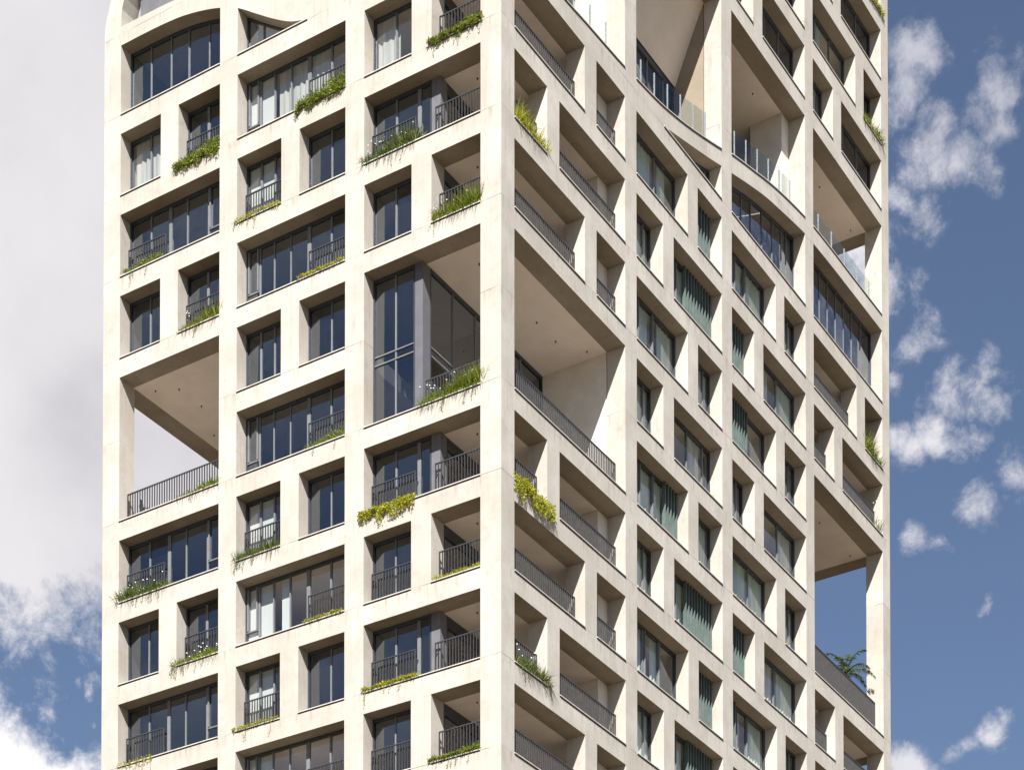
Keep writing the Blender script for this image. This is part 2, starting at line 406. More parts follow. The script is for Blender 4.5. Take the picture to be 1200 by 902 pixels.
def window(F, s0, s1, z0, z1, mulls=(), trans=(), topf=None, glass='glass', cloth=(), louver=(), sill=True, d=GD, head=.1, sills=None, label=None, ghost=None):
    T = topf or (lambda s: z1)
    fr = MB(); w0 = .06
    segs = 12 if topf else 1
    for i in range(segs):
        a = s0 + (s1 - s0) * i / segs; b = s0 + (s1 - s0) * (i + 1) / segs
        fr.prism(F, [(a, T(a) - head), (b, T(b) - head), (b, T(b) + .06), (a, T(a) + .06)], d - .04, d + .1)
    fr.box(F, s0, s1, d - .04, d + .1, z0, z0 + .07)
    fr.box(F, s0, s0 + w0, d - .038, d + .1, z0, T(s0)); fr.box(F, s1 - w0, s1, d - .038, d + .1, z0, T(s1))
    for p, wd in mulls:
        fr.box(F, p - wd / 2, p + wd / 2, d + .005, d + .098, z0 + .02, T(p) - .02, 1)
    for a, b, z in trans:
        fr.box(F, a, b, d - .02, d + .09, z, z + .045, 1)
        if b - a < 1.3:      # an opening sash
            fr.box(F, a + .03, a + .09, d - .048, d + .09, z + .06, T(a) - head, 1); fr.box(F, b - .09, b - .03, d - .048, d + .09, z + .06, T(b) - head, 1)
    o = fr.build('window', [M['frame'], M['mull']], tower)
    if label: o['label'] = label
    gl = MB(); cuts = [s0 + w0] + [p for p, _ in mulls] + [s1 - w0]; cuts.sort()
    rr = random.Random(int(abs(s0 * 13 + z0 * 7 + s1) * 10))
    for a, b in zip(cuts, cuts[1:]):
        m = 6 if topf else 1
        e = rr.uniform(-.006, .006); e2 = rr.uniform(-.006, .006)
        for i in range(m):
            x0 = a + (b - a) * i / m; x1 = a + (b - a) * (i + 1) / m
            q4 = [F(x0, d + .03 + e * (x0 - a), z0 + .05), F(x1, d + .03 + e * (x1 - a), z0 + .05), F(x1, d + .03 + e * (x1 - a) + e2, T(x1) - .02), F(x0, d + .03 + e * (x0 - a) + e2, T(x0) - .02)]
            gl.poly(q4[::-1] if F is FL else q4)
    gl.build('pane', M[glass], o, fix=False)
    if F is FL and not cloth and not topf and rr.random() < .6 and z1 - z0 < 3:
        a, b = cuts[rr.randrange(len(cuts) - 1)], 0; b = min(x for x in cuts if x > a)
        c = MB(); hh = rr.uniform(.25, .75); c.box(F, a + .02, b - .02, d + .1, d + .11, z1 - head - hh, z1 - head - .02); c.build('roller_shade', M['shade'], o, fix=False)
    for a, b, kind in cloth:
        c = MB()
        if kind == 'blind': c.box(F, a, b, d + .1, d + .11, z0 + .06, z1 - head - .02)
        else: pleats(c, F, a, b, z0 + .06, z1 - head, d + .14, .04, .26, rr.uniform(0, 6), phase=rr.uniform(0, 6))
        c.build('blind' if kind == 'blind' else 'curtain', M[{'blind': 'blind', 'white': 'cloth', 'green': 'greencloth'}[kind]], o, fix=False)
    for a, b in louver:
        c = MB(); nn = int((b - a) / .235)
        for i in range(nn):
            s = a + (b - a) * (i + .5) / nn
            c.hexa([F(s - .035, d - .19, z0 + .04), F(s + .015, d - .19, z0 + .04), F(s + .015, d - .19, z1 - .004), F(s - .035, d - .19, z1 - .004),
                    F(s - .005, d - .02, z0 + .04), F(s + .05, d - .02, z0 + .04), F(s + .05, d - .02, z1 - .004), F(s - .005, d - .02, z1 - .004)])
        c.build('folding_shutter', M['louver'], o)
    return o

def sill(F, s0, s1, z0, f=None, d1=GD - .05):
    m = MB(); n = 24 if f else 1
    for i in range(n):
        a = s0 + (s1 - s0) * i / n; b = s0 + (s1 - s0) * (i + 1) / n
        za, zb = (f(a), f(b)) if f else (z0, z0)
        m.prism(F, [(a, za + .002), (b, zb + .002), (b, zb + .035), (a, za + .035)], -.04, d1)
        m.prism(F, [(a, za - .042), (b, zb - .042), (b, zb - .004), (a, za - .004)], -.006, .1, 1)  # black strip drawn in as the shadow line under the flashing
    m.build('sill', [M['sill'], M['black']], tower)

def rail(F, s0, s1, z0, top=1.3, d=.43, ret=None):
    m = MB(); z1 = z0 + top; zb = z0 + .14
    m.box(F, s0, s1, d - .03, d + .03, z1 - .035, z1, 1); m.box(F, s0, s1, d - .02, d + .02, zb, zb + .025)
    n = max(2, round((s1 - s0) / .13))
    for i in range(n + 1):
        s = s0 + .008 + (s1 - s0 - .016) * i / n
        wd = .008 if 0 < i < n else .014
        m.box(F, s - wd, s + wd, d - .027, d + .027, z0 + .02, z1 - .03)
    # wall brackets with round caps
    for s in (s0, s1):
        if ret: m.box(F, s - .012, s + .012, d + .027, d + .2, z0 + .95, z0 + .99)
    return m.build('balcony_railing', [M['rail'], M['frame']], tower)

def balustrade(F, s0, s1, f, h=1.6, d=.45, step=1.2):
    n = max(1, round((s1 - s0) / step)); m = MB(); g2 = MB()
    for i in range(n + 1):
        s = s0 + (s1 - s0) * i / n
        m.box(F, s - .022, s + .022, d, d + .05, f(s) + .02, f(s) + h)
    for i in range(n):
        a = s0 + (s1 - s0) * i / n + .03; b = s0 + (s1 - s0) * (i + 1) / n - .03
        g2.prism(F, [(a, f(a) + .08), (b, f(b) + .08), (b, f(b) + h - .02), (a, f(a) + h - .02)], d + .01, d + .025)
    o = m.build('glass_balustrade', M['post'], tower); g2.build('pane', M['clear'], o)

# left face ------------------------------------------------------------------
whiteblind2 = {5, 7, 1}
for k in range(0, 9):
    z0, z1 = sillz(k), topz(k)
    # bay 1 (far left)
    if k in (1, 5, 7):
        window(FL, 12.96, 18.1, z0, z1, [(17.01, .07), (16.0, .15), (15.12, .06), (14.03, .09)], [(12.96, 13.99, z0 + .8)])
        sill(FL, 12.96, 18.1, z0); rail(FL, 16.08, 18.03, z0, ret=1)
    elif k not in (3, 4):
        window(FL, 15.98, 18.1, z0, z1, [(17.04, .06)], cloth=[(16.3, 17.95, 'white')] if k == 0 else [], glass='glass' if k else 'glassB')
        window(FL, 12.96, 15.07, z0, z1, [(14.05, .12)])
        sill(FL, 15.98, 18.1, z0); sill(FL, 12.96, 15.07, z0); rail(FL, 13.0, 14.99, z0, ret=1)
    elif k == 4:
        sill(FL, 12.96, 18.1, z0, d1=.3); rail(FL, 13.0, 18.03, z0, 1.28)
    # bay 2
    if k % 2 == 0:
        cl = {0: [(11.46, 12.03, 'blind'), (10.77, 11.42, 'blind'), (8.2, 10.6, 'white')], 6: [(11.46, 12.03, 'blind'), (10.77, 11.42, 'blind'), (10.0, 10.4, 'blind')], 8: [(11.46, 12.03, 'blind'), (10.77, 11.42, 'blind')]}.get(k, [])
        window(FL, 6.9, 12.09, z0, z1, glass='glassB' if cl else 'glass', mulls=[(11.44, .07), (10.75, .05), (9.95, .05), (9.07, .16), (8.01, .07)], trans=[(11.47, 12.03, z0 + .75)], cloth=cl)
        sill(FL, 6.9, 12.09, z0); rail(FL, 6.95, 8.92, z0, ret=1)
    else:
        cl = [(11.43, 11.98, 'blind'), (10.76, 11.35, 'blind')] if k in (1, 5, 7) else []
        window(FL, 9.93, 12.09, z0, z1, [(11.39, .09), (10.72, .07)], cloth=cl, glass='glassB' if cl else 'glass'); window(FL, 6.9, 9.06, z0, z1, [(7.99, .06)])
        sill(FL, 9.93, 12.09, z0); sill(FL, 6.9, 9.06, z0)
        if k != 3: rail(FL, 9.98, 12.0, z0, ret=1)
    # bay 3
    if k in (1, 5, 7):
        window(FL, 3.4, 6.03, z0, z1, [(5.0, .07), (3.97, .15)])
        p = MB(); p.box(FL, 3.0, 3.39, .58, 1.0, z0, z1 - .002); p.box(FL, 3.2, 3.22, .57, .58, z0, z1 - .01)
        p.build('corner_panel', M['panel'], tower)
        sill(FL, .88, 6.03, z0); rail(FL, 4.0, 5.96, z0, ret=1); rail(FL, .93, 3.12, z0, ret=1)
    elif k not in (3, 4):
        window(FL, 3.89, 6.03, z0, z1, [(5.02, .06)], cloth=[(4.9, 5.9, 'white')] if k == 0 else [], glass='glass' if k else 'glassB')
        sill(FL, 3.89, 6.03, z0); sill(FL, .88, 3.01, z0); rail(FL, .93, 2.94, z0, ret=1)
        if k in (6, 8): rail(FL, 3.93, 5.96, z0, ret=1)
    # glazed side of the corner room, seen through the balcony
    if k not in (3, 4):
        window(lambda s, d, z: (-(3.05 + d - GD), s, z + Z0), 1.02 if k in (1, 5, 7) else .82, 8.25, z0, z1, [(2.6, .08), (4.4, .08), (6.2, .08)], head=.4)
# double-height corner room
z0, z1 = sillz(4), topz(3)
window(FL, 4.14, 6.03, z0, z1, [(5.03, .06)], [(4.14, 6.03, -10.3), (4.14, 6.03, -10.62)])
p = MB(); p.box(FL, 3.78, 4.13, .58, 1.05, z0, z1 - .002); p.build('corner_panel', M['corner'], tower)
window(lambda s, d, z: (-(3.82 + d - GD), s, z + Z0), 1.06, 8.99, z0, z1, [(1.1, .08), (2.65, .08), (4.18, .08), (5.8, .08), (7.4, .08)], [(1.06, 8.99, -10.3), (1.06, 8.99, -10.62)], head=.12)
sill(FL, .88, 6.03, z0); rail(FL, .93, 3.55, z0, 1.2, ret=1)
# arch and lens windows above
window(FL, 12.96, 18.1, H, 6.2, [(17.05, .05), (16.0, .05), (15.08, .05), (14.03, .05)], topf=lambda s: WL(s) + .02); sill(FL, 12.96, 18.1, H)
window(FL, 9.3, 12.09, H, 5.2, [(11.3, .06), (10.4, .06)], topf=lambda s: max(WL(s), H + .12) + .02); sill(FL, 8.7, 12.09, H)
p = MB(); p.box(FL, 12.96, 17.7, .7, .8, 6.95, 11.8); p.box(FL, 12.96, 17.95, .62, .68, 8.35, 8.5); p.build('dark_infill_panel', M['panel'], tower)

# right face -------------------------------------------------------------------
BACK = lambda off: (lambda s, d, z: (-(off + d - GD), s, z + Z0))
for k in range(0, 9):
    z0, z1 = sillz(k), topz(k); odd = k % 2 == 1
    if k not in (3, 4):
        if odd: a, b = (.88, 3.14), (4.01, 8.99)
        else: a, b = (.88, 5.88), (6.76, 8.99)
        for s0, s1 in (a, b): sill(FR, s0, s1, z0); rail(FR, s0 + .05, s1 - .07, z0, 1.25)
sill(FR, .88, 8.99, sillz(4)); rail(FR, .93, 8.92, sillz(4), 1.25)

spec2 = {  # bay 2: k -> (narrow: cloth, louver), (wide: mulls, cloth, louver)
 0: (([], [(15.15, 17.2)]), ([(11.0, .08), (12.5, .08)], [(11.1, 12.3, 'green'), (12.9, 13.6, 'green')], [])),
 1: (([(10.6, 12.0, 'green')], []), ([(14.2, .08), (15.2, .08)], [(13.6, 15.9, 'green')], [(14.75, 17.28)])),
 2: (([(15.6, 17.2, 'green')], []), ([(11.0, .08), (12.4, .08)], [(10.6, 12.1, 'green'), (12.9, 14.1, 'green')], [])),
 3: (([(11.2, 12.0, 'green')], []), ([(14.15, .06), (15.3, .06), (16.7, .09)], [(15.6, 16.6, 'white')], [])),
 4: (([(15.9, 17.2, 'green')], [(15.13, 15.75)]), ([(11.1, .08), (12.4, .08)], [(10.7, 12.2, 'green'), (12.6, 13.2, 'green')], [(12.95, 14.2)])),
 5: (([(10.7, 12.0, 'green')], []), ([(14.1, .08), (15.2, .08)], [(13.7, 15.0, 'green')], [(14.75, 17.28)])),
 6: (([], [(15.15, 17.28)]), ([(11.5, .08), (12.9, .08)], [(10.0, 11.6, 'green'), (12.3, 12.9, 'green')], [])),
 7: (([(10.7, 12.0, 'green')], []), ([(14.1, .08), (15.2, .08)], [(13.5, 15.0, 'white')], [(14.9, 17.28)])),
}
spec3 = {
 0: (([(23.6, 25.6, 'green')], []), ([(19.6, .08), (20.8, .08)], [(19.4, 20.6, 'green'), (21.1, 22.5, 'green')], [(18.28, 19.2)])),
 1: (([], [(18.28, 20.36)]), ([(22.3, .08), (23.9, .08)], [(22.0, 23.2, 'white'), (24.0, 25.6, 'green')], [])),
 2: (([], []), ([(20.75, .12)], [], [(18.28, 20.7)])),
 3: (([(18.5, 20.0, 'green')], []), ([(22.3, .06), (24.0, .08)], [(24.3, 25.5, 'white')], [])),
 4: (([(24.4, 25.5, 'green')], []), ([(19.4, .05), (21.0, .08)], [(18.6, 20.9, 'green'), (21.3, 22.5, 'green')], [])),
 5: (([], [(18.28, 20.36)]), ([(22.2, .08), (23.6, .08)], [(22.4, 23.5, 'white'), (24.0, 25.6, 'green')], [])),
 6: (([(23.8, 25.5, 'green')], []), ([(19.7, .08), (20.9, .08)], [(19.3, 20.3, 'green'), (21.2, 22.5, 'green')], [(18.28, 19.5)])),
 7: (([(18.8, 20.2, 'green')], []), ([(22.3, .06), (24.0, .08)], [(21.5, 23.0, 'green')], [])),
}
for b, spec in ((2, spec2), (3, spec3)):
    pn, pw = POSTR[b]; A, B = BR[b]
    for k in range(0, 8):
        z0, z1 = sillz(k), topz(k)
        (nc, nl), (wm, wc, wl) = spec[k]
        if k % 2: nr, wr = (A, pn[0]), (pn[1], B)
        else: wr, nr = (A, pw[0]), (pw[1], B)
        window(FR, *nr, z0, z1, [(nr[0] + .75 * (nr[1] - nr[0]) if not nl else nr[0] + .5, .07)], glass='glassR', cloth=nc, louver=nl)
        tr = [(wm[0][0] + .05, wm[1][0] - .05, z0 + .45)] if len(wm) == 2 and wc else []
        window(FR, *wr, z0, z1, wm, tr, glass='glassR', cloth=wc, louver=wl)
        sill(FR, *nr, z0); sill(FR, *wr, z0)
# lens window of bay 2, arch of bay 3, tall band of bay 4
window(FR, 13.6, 17.32, H, 4.7, [(15.0, .06), (16.2, .06)], topf=lambda s: max(WR(s), H + .12) + .02, glass='glassR'); sill(FR, 12.2, 17.32, H)
window(FR, 18.26, 25.71, H, 6.6, [(x, .05) for x in (19.3, 20.45, 21.39, 22.51, 23.56, 24.51, 25.0)], topf=lambda s: WR(s) + .02, glass='glass'); sill(FR, 18.26, 25.71, H)
window(FR, 26.6, 34.62, H, 6.9, [(x, .05) for x in (27.6, 28.66, 29.56, 30.49, 31.42, 32.37, 33.42)], topf=lambda s: WR(s) + .02, glass='glass'); sill(FR, 26.6, 34.62, H)
# terraces over the wavy slab
for a, b in ((.88, 8.99), (9.9, 17.32), (18.26, 25.71), (26.6, 34.62)): sill(FR, a, b, 0, f=UR)
balustrade(FR, .98, 8.3, UR); balustrade(FR, 10.0, 16.75, UR, step=1.13); balustrade(FR, 18.35, 25.1, UR); balustrade(FR, 26.7, 34.15, UR, step=1.4)
window(BACK(3.9), 1.0, 8.99, 3.32, 11.9, [(3, .08), (5, .08), (7, .08)], [(1, 8.99, 6.6)])
window(BACK(2.3), 9.9, 17.3, 3.4, 9.05, [(x, .09) for x in (11.6, 13.3, 15.0, 16.4)], head=.3)
window(BACK(3.6), 18.3, 25.0, 7.25, 12.1, [(x, .08) for x in (20, 22, 24)], head=.3)
window(BACK(5.4), 26.6, 33.5, 7.25, 12.1, [(x, .08) for x in (28.5, 30.5, 32)], head=.3)
# bay 4 lower cells: balconies and the three-storey terrace
for k in (0, 1, 5, 6):
    z0, z1 = sillz(k), topz(k); pn, pw = POSTR[4]
    cells = ((26.6, pn[0]), (pn[1], 34.62)) if k % 2 else ((26.6, pw[0]), (pw[1], 34.62))
    for a, b in cells:
        sill(FR, a, b, z0); rail(FR, a + .05, b - .07, z0, 1.3)
    window(BACK(2.6 if k != 5 else 5.4), 26.6, 34.6 if k != 5 else 33.5, z0, z1, [(x, .08) for x in (28.6, 30.6, 32.4)], head=.3)
sill(FR, 26.6, 34.62, sillz(4)); rail(FR, 26.66, 34.54, sillz(4), 1.75)
window(BACK(5.4), 26.6, 33.5, sillz(4), topz(2), [(x, .08) for x in (28.6, 30.6, 32.4)], [(26.6, 33.5, -10.2), (26.6, 33.5, -6.9)], head=.2)
# upper storeys
for i, u in enumerate(UP[:4]):
    z1 = (UP[i + 1] - .8)
    for b in (2, 3, 4):
        if b == 2 and i > 0: continue
        pn, pw = POSTR[b]; A, B = BR[b]
        if i % 2 == 0: nr, wr = (A, pn[0]), (pn[1], B)
        else: wr, nr = (A, pw[0]), (pw[1], B)
        L = wr[1] - wr[0]
        wc = [(wr[0] + .2, wr[0] + .5 * L, 'green')] if (b, i) in ((4, 1), (3, 1)) else []
        nc = [(nr[0] + .2, nr[1] - .3, 'green')] if (b, i) in ((4, 0), (3, 0)) else []
        window(FR, *wr, u, z1, [(wr[0] + L / 3, .06), (wr[0] + 2 * L / 3, .06)], glass='glassR' if wc else 'glass', cloth=wc)
        window(FR, *nr, u, z1, [(nr[0] + .55 * (nr[1] - nr[0]), .06)], glass='glassR' if nc else 'glass', cloth=nc)
        sill(FR, *nr, u); sill(FR, *wr, u)
balustrade(FR, 29.84, 34.5, lambda s: UP[0] - .1, h=.75, d=.42, step=2.3)

# ceiling downlights
def downlight(x, y, z):
    m = MB(); m.tube([(x, y, z + Z0 + .01), (x, y, z + Z0 - .06)], [.022, .022], 12); m.tube([(x, y, z + Z0 + .004), (x, y, z + Z0 - .012)], [.034, .034], 14)
    m.build('ceiling_light', M['rail'], tower)
for s, t in ((17.47, 1.43), (16.6, 1.86), (16.59, 3.23), (17.5, 5.1), (15.2, 4.2)): downlight(-s, t, topz(3))
for s, t in ((2.16, 5.9), (2.16, 7.3), (1.45, 8.5), (2.14, 1.84), (2.1, 3.6)): downlight(-s, t, topz(3))
for k in (0, 1, 2, 5, 6, 7, 8): downlight(-1.94, 1.42, topz(k))
for t in (19.6, 23.19): downlight(-1.4, t, 12.1)
for t in (30.41, 34.1): downlight(-1.4, t, 12.1)
for t in (30.5, 34.1): downlight(-1.5, t, topz(2))
for t in (5.9,): downlight(-1.9, t, topz(1)); downlight(-1.9, t, topz(5))

# ------------------------------------------------------------------ plants
def blade(m, p, dirv, length, width, bend, seg=4, mi=0):
    p = Vector(p); d = Vector(dirv).normalized(); side = d.cross(Vector((0, 0, 1)))
    if side.length < .1: side = Vector((1, 0, 0))
    side.normalize(); side.rotate(__import__('mathutils').Quaternion(d, random.uniform(-1.2, 1.2)))
    b = len(m.v); q = p.copy(); v = d.copy()
    for i in range(seg + 1):
        wd = width * (1 - (i / seg) ** 1.6) * .5 + .001
        m.v += [tuple(q - side * wd), tuple(q + side * wd)]
        q = q + v * (length / seg); v = (v + Vector((0, 0, -bend / seg))).normalized()
    for i in range(seg): m.f.append((b + 2*i, b + 2*i + 1, b + 2*i + 3, b + 2*i + 2)); m.m.append(mi)
def leaf(m, p, size, mi=0, down=0.0):
    n = Vector((random.gauss(0, 1), random.gauss(0, 1), random.gauss(0, 1) + .5)).normalized()
    u = n.orthogonal().normalized(); u.rotate(__import__('mathutils').Quaternion(n, random.uniform(0, 6.28))); w_ = n.cross(u)
    p = Vector(p); L = size * random.uniform(.7, 1.3); W = L * random.uniform(.3, .48)
    m.poly([p, p + u * L * .4 + w_ * W * .5 + n * L * .06, p + u * L, p + u * L * .4 - w_ * W * .5 + n * L * .06], mi)
def plant(name, cat, label, F, s0, s1, z, kind, h=.4, spill=0.0, mat='leafA', flowers=0, dens=1.0, wisps=0, profile=None, depth=(.02, .36), group=None):
    """a run of planting along an opening from s0 to s1; base at ledge height z"""
    sc = (s0 + s1) / 2; o = Vector(F(sc, .15, z)); L = abs(s1 - s0); m = MB()
    def P(s, d, zz): return Vector(F(s, d, z + zz)) - o
    prof = profile or (lambda u: .65 + .5 * noise.noise(Vector((u * 4.3 + s0 * 3.1, z, 0))) )
    sg = Vector(F(1, 0, 0)) - Vector(F(0, 0, 0)); out = -(Vector(F(0, 1, 0)) - Vector(F(0, 0, 0)))
    if kind == 'grass':
        for _ in range(int(460 * L * dens)):
            u = random.random(); s = s0 + (s1 - s0) * u; hh = .85 * h * max(.25, prof(u)) * random.uniform(.45, 1.25)
            dv = Vector((0, 0, 1)) + sg * random.gauss(0, .33) + out * random.gauss(.12, .33)
            blade(m, P(s, random.uniform(*depth), .0), dv, hh * 1.25, random.uniform(.018, .04), random.uniform(.2, 1.5))
        for _ in range(int(26 * L * dens)):
            u = random.random(); s = s0 + (s1 - s0) * u
            blade(m, P(s, .0, .03), out + sg * random.gauss(0, .6) + Vector((0, 0, random.uniform(0, .8))), random.uniform(.15, .4), .02, random.uniform(1, 2.6))
    else:
        big = .105 if kind == 'bush' else .085
        for _ in range(int((1300 if kind != 'low' else 800) * L * dens)):
            u = random.random(); s = s0 + (s1 - s0) * u; hh = h * max(.2, prof(u))
            # clumpy volume that rises above the ledge and tumbles over its edge
            cl = noise.noise(Vector((s * 3.1, z * .7, 2.0))); q = random.random()
            if q < .6 or spill == 0: d = random.uniform(-.02, depth[1]); zz = hh * math.sqrt(random.random()) * (1.05 - .8 * (d / .5) ** 2)
            else:
                d = -random.random() ** .7 * (.07 + .13 * spill) - .01; zz = .1 - spill * random.random() * max(.15, .75 + 1.2 * cl) * .9
                zz += hh * .3 * random.random()
            leaf(m, P(s + random.gauss(0, .03), d, zz), big * (1 if kind != 'low' else .9))
        if kind in ('low', 'bush'):
            for _ in range(int(40 * L)):
                s = s0 + (s1 - s0) * random.random()
                blade(m, P(s, random.uniform(0, .3), 0), Vector((0, 0, 1)) + sg * random.gauss(0, .5) + out * random.gauss(.2, .4), h * random.uniform(.5, 1.1), .022, random.uniform(.5, 1.8))
    for _ in range(wisps):    # thin stems hanging down the wall face
        s = random.uniform(s0, s1); l = random.uniform(.15, .5)
        pts = [P(s, .02, .02), P(s, -.05, .02)]
        for i in range(1, 6): pts.append(P(s + random.gauss(0, .02) + .02 * i, -.05 + random.uniform(-.01, .01), -l * i / 5))
        m.tube([tuple(x) for x in pts], [.006] * len(pts), 4)
        for i in range(3, 7): leaf(m, pts[i], .06)
        leaf(m, pts[-1], .07); leaf(m, pts[-1], .06)
    for _ in range(flowers):
        u = random.random(); s = s0 + (s1 - s0) * u; hh = h * random.uniform(.6, 1.3)
        c = P(s, random.uniform(-.08, .2), hh)
        for a in range(6):
            q = a * math.pi / 3; n = Vector((math.cos(q), math.sin(q), .3)); n.rotate(__import__('mathutils').Euler((.9, 0, .6)))
            t = n.orthogonal().normalized() * .012
            m.poly([c, c + n * .02 + t, c + n * .038, c + n * .02 - t], 1)
        m.tube([tuple(P(s, .1, 0)), tuple(c)], [.004, .003], 4)
    ob = m.build(name, [M[mat], M['petal']] if flowers else M[mat], None, fix=False); ob.location = o
    ob['label'] = label; ob['category'] = cat
    if group: ob['group'] = group
    return ob

G1 = 'planting along the balcony ledges'
P_ = plant
rise = lambda a, b: (lambda u: a + (b - a) * u + .35 * noise.noise(Vector((u * 5, a, b))))
P_('trailing_shrub', 'plant', 'lush green shrub tumbling over the highest small balcony of the far left bay', FL, 15.25, 13.0, sillz(0), 'bush', .42, .42, 'leafA', profile=rise(.7, 1.25), group=G1)
P_('leafy_plant', 'plant', 'yellow-green leafy plants behind the railing of the wide window above the see-through left terrace', FL, 18.0, 16.0, sillz(1), 'low', .42, 0, 'leafA', wisps=4, dens=1.2, group=G1)
P_('grass_plant', 'plant', 'wispy grass with few white flowers on the small balcony directly above the see-through terrace', FL, 15.15, 13.0, sillz(2), 'grass', .55, 0, 'leafA', 6, 1.1, 3, profile=rise(.4, 1.1), group=G1)
P_('grass_plant', 'plant', 'low grass at the right end of the long railing of the see-through left terrace', FL, 15.3, 13.0, sillz(4), 'grass', .38, 0, 'leafA', 0, .9, 1, profile=rise(.4, 1.1), group=G1)
P_('grass_plant', 'plant', 'dense dark grass with white flowers at the far left edge, below the see-through terrace', FL, 18.3, 15.6, sillz(5), 'grass', .48, 0, 'leafC', 14, 1.1, 7, profile=rise(1.1, .75), group=G1)
P_('grass_plant', 'plant', 'bushy light grass with white flowers on a small balcony below the see-through left terrace', FL, 15.3, 12.98, sillz(6), 'grass', .48, 0, 'leafA', 16, 1.5, 12, group=G1)
P_('hanging_weed', 'plant', 'sparse dry moss and one hanging weed on the lowest left ledge with a bare railing', FL, 18.1, 16.3, sillz(7), 'low', .1, .25, 'leafB', 0, .3, 5, group=G1)
P_('trailing_shrub', 'plant', 'large green shrub spilling from a wide window, topmost planting of the second bay from left', FL, 9.2, 6.95, sillz(0), 'bush', .5, .36, 'leafA', profile=rise(.65, 1.2), wisps=4, group=G1)
P_('creeping_plant', 'plant', 'low bright creeper under the highest narrow railed door of the second bay from left', FL, 12.2, 10.0, sillz(1), 'low', .14, .12, 'leafB', wisps=4, dens=.6, group=G1)
P_('creeping_plant', 'plant', 'low creeper under the wide window just below the highest railed door, second bay from left', FL, 9.1, 6.98, sillz(2), 'low', .2, .06, 'leafB', dens=.6, group=G1)
P_('leafy_plant', 'plant', 'medium leafy plants behind the wide window railing level with the see-through terrace railing', FL, 8.8, 6.98, sillz(4), 'low', .42, 0, 'leafA', wisps=2, profile=rise(.4, 1), group=G1)
P_('grass_plant', 'plant', 'dark upright grass before a narrow railed door, second bay from left', FL, 12.2, 10.0, sillz(5), 'grass', .52, 0, 'leafC', 0, 1.5, 9, group=G1)
P_('creeping_plant', 'plant', 'thin low plants under the right railing of the wide window with tall white blinds', FL, 8.8, 6.98, sillz(6), 'low', .15, .04, 'leafB', dens=.5, group=G1)
P_('creeping_plant', 'plant', 'low pale creeper under the lowest narrow railed door, second bay from left', FL, 12.25, 10.0, sillz(7), 'low', .16, .08, 'leafB', wisps=3, dens=.6, group=G1)
P_('trailing_shrub', 'plant', 'bright green shrub hanging over the topmost balcony beside the tower corner', FL, 3.1, .8, sillz(0), 'bush', .34, .2, 'leafA', wisps=9, profile=rise(.7, 1.1), group=G1)
P_('grass_plant', 'plant', 'tall dark grass with many white flowers, left of the corner balcony near the top', FL, 6.15, 3.7, sillz(1), 'grass', .62, 0, 'leafC', 16, 1.2, 6, profile=rise(.65, 1.05), group=G1)
P_('grass_plant', 'plant', 'thick grass filling the small corner balcony just above the double-height glass room', FL, 3.0, .93, sillz(2), 'grass', .62, 0, 'leafA', 8, 1.4, 2, profile=rise(.8, 1.1), group=G1)
P_('grass_plant', 'plant', 'green grass with white flowers at the foot of the double-height glass room', FL, 3.6, .8, sillz(4), 'grass', .6, 0, 'leafA', 18, 1.5, 9, profile=rise(.55, 1.2), group=G1)
P_('trailing_shrub', 'plant', 'yellow-green shrub hanging under the left railing just below the double-height glass room', FL, 6.2, 3.75, sillz(5), 'bush', .2, .5, 'leafB', profile=rise(.9, 1.0), group=G1)
P_('creeping_plant', 'plant', 'low bright plants on the small corner balcony two rows below the double-height glass room', FL, 2.95, .9, sillz(6), 'low', .26, 0, 'leafB', group=G1)
P_('leafy_plant', 'plant', 'fresh leafy plants along the left railing three rows below the double-height glass room', FL, 6.05, 3.6, sillz(7), 'low', .3, .05, 'leafB', wisps=5, dens=1.1, group=G1)
P_('leafy_plant', 'plant', 'leafy green plants covering the ledge of the lowest corner balcony in view', FL, 3.1, .9, sillz(8), 'low', .38, .06, 'leafA', wisps=6, dens=1.2, group=G1)
P_('grass_plant', 'plant', 'thin yellowish grass on the narrow balcony right of the corner, near the top', FR, 1.0, 3.3, sillz(1), 'grass', .6, 0, 'leafB', 0, .8, 2, profile=rise(1.1, .7), group=G1)
P_('trailing_shrub', 'plant', 'yellow-green shrub cascading over the narrow balcony right of the corner, below the large terrace', FR, .85, 3.5, sillz(5), 'bush', .42, .7, 'leafB', group=G1)
P_('grass_plant', 'plant', 'dark flowering grass leaning out of the lowest planted balcony right of the corner', FR, 1.0, 3.4, sillz(7), 'grass', .72, 0, 'leafC', 9, 1.4, 8, group=G1)
P_('grass_plant', 'plant', 'long-leaved plant leaning out at the far right edge, above the glass-railed terrace', FR, 32.4, 34.9, UP[1], 'grass', .7, 0, 'leafA', 0, 1.2, 5, group=G1)
P_('leafy_plant', 'plant', 'pale leafy plant at the far right edge by the top of the photo', FR, 32.6, 34.9, UP[3], 'bush', .6, .2, 'leafB', dens=.5, group=G1)
P_('grass_plant', 'plant', 'thin yellow-green plant in the small far right balcony one row below the tall glazed band', FR, 32.5, 34.6, sillz(0), 'grass', .75, 0, 'leafA', 3, .8, 3, profile=rise(1.1, .6), group=G1)
P_('flower_sprig', 'plant', 'tiny white-flowered sprig behind the far right railing above the three-storey terrace', FR, 33.6, 34.4, sillz(1), 'grass', 1.2, 0, 'leafC', 6, .2, 0)

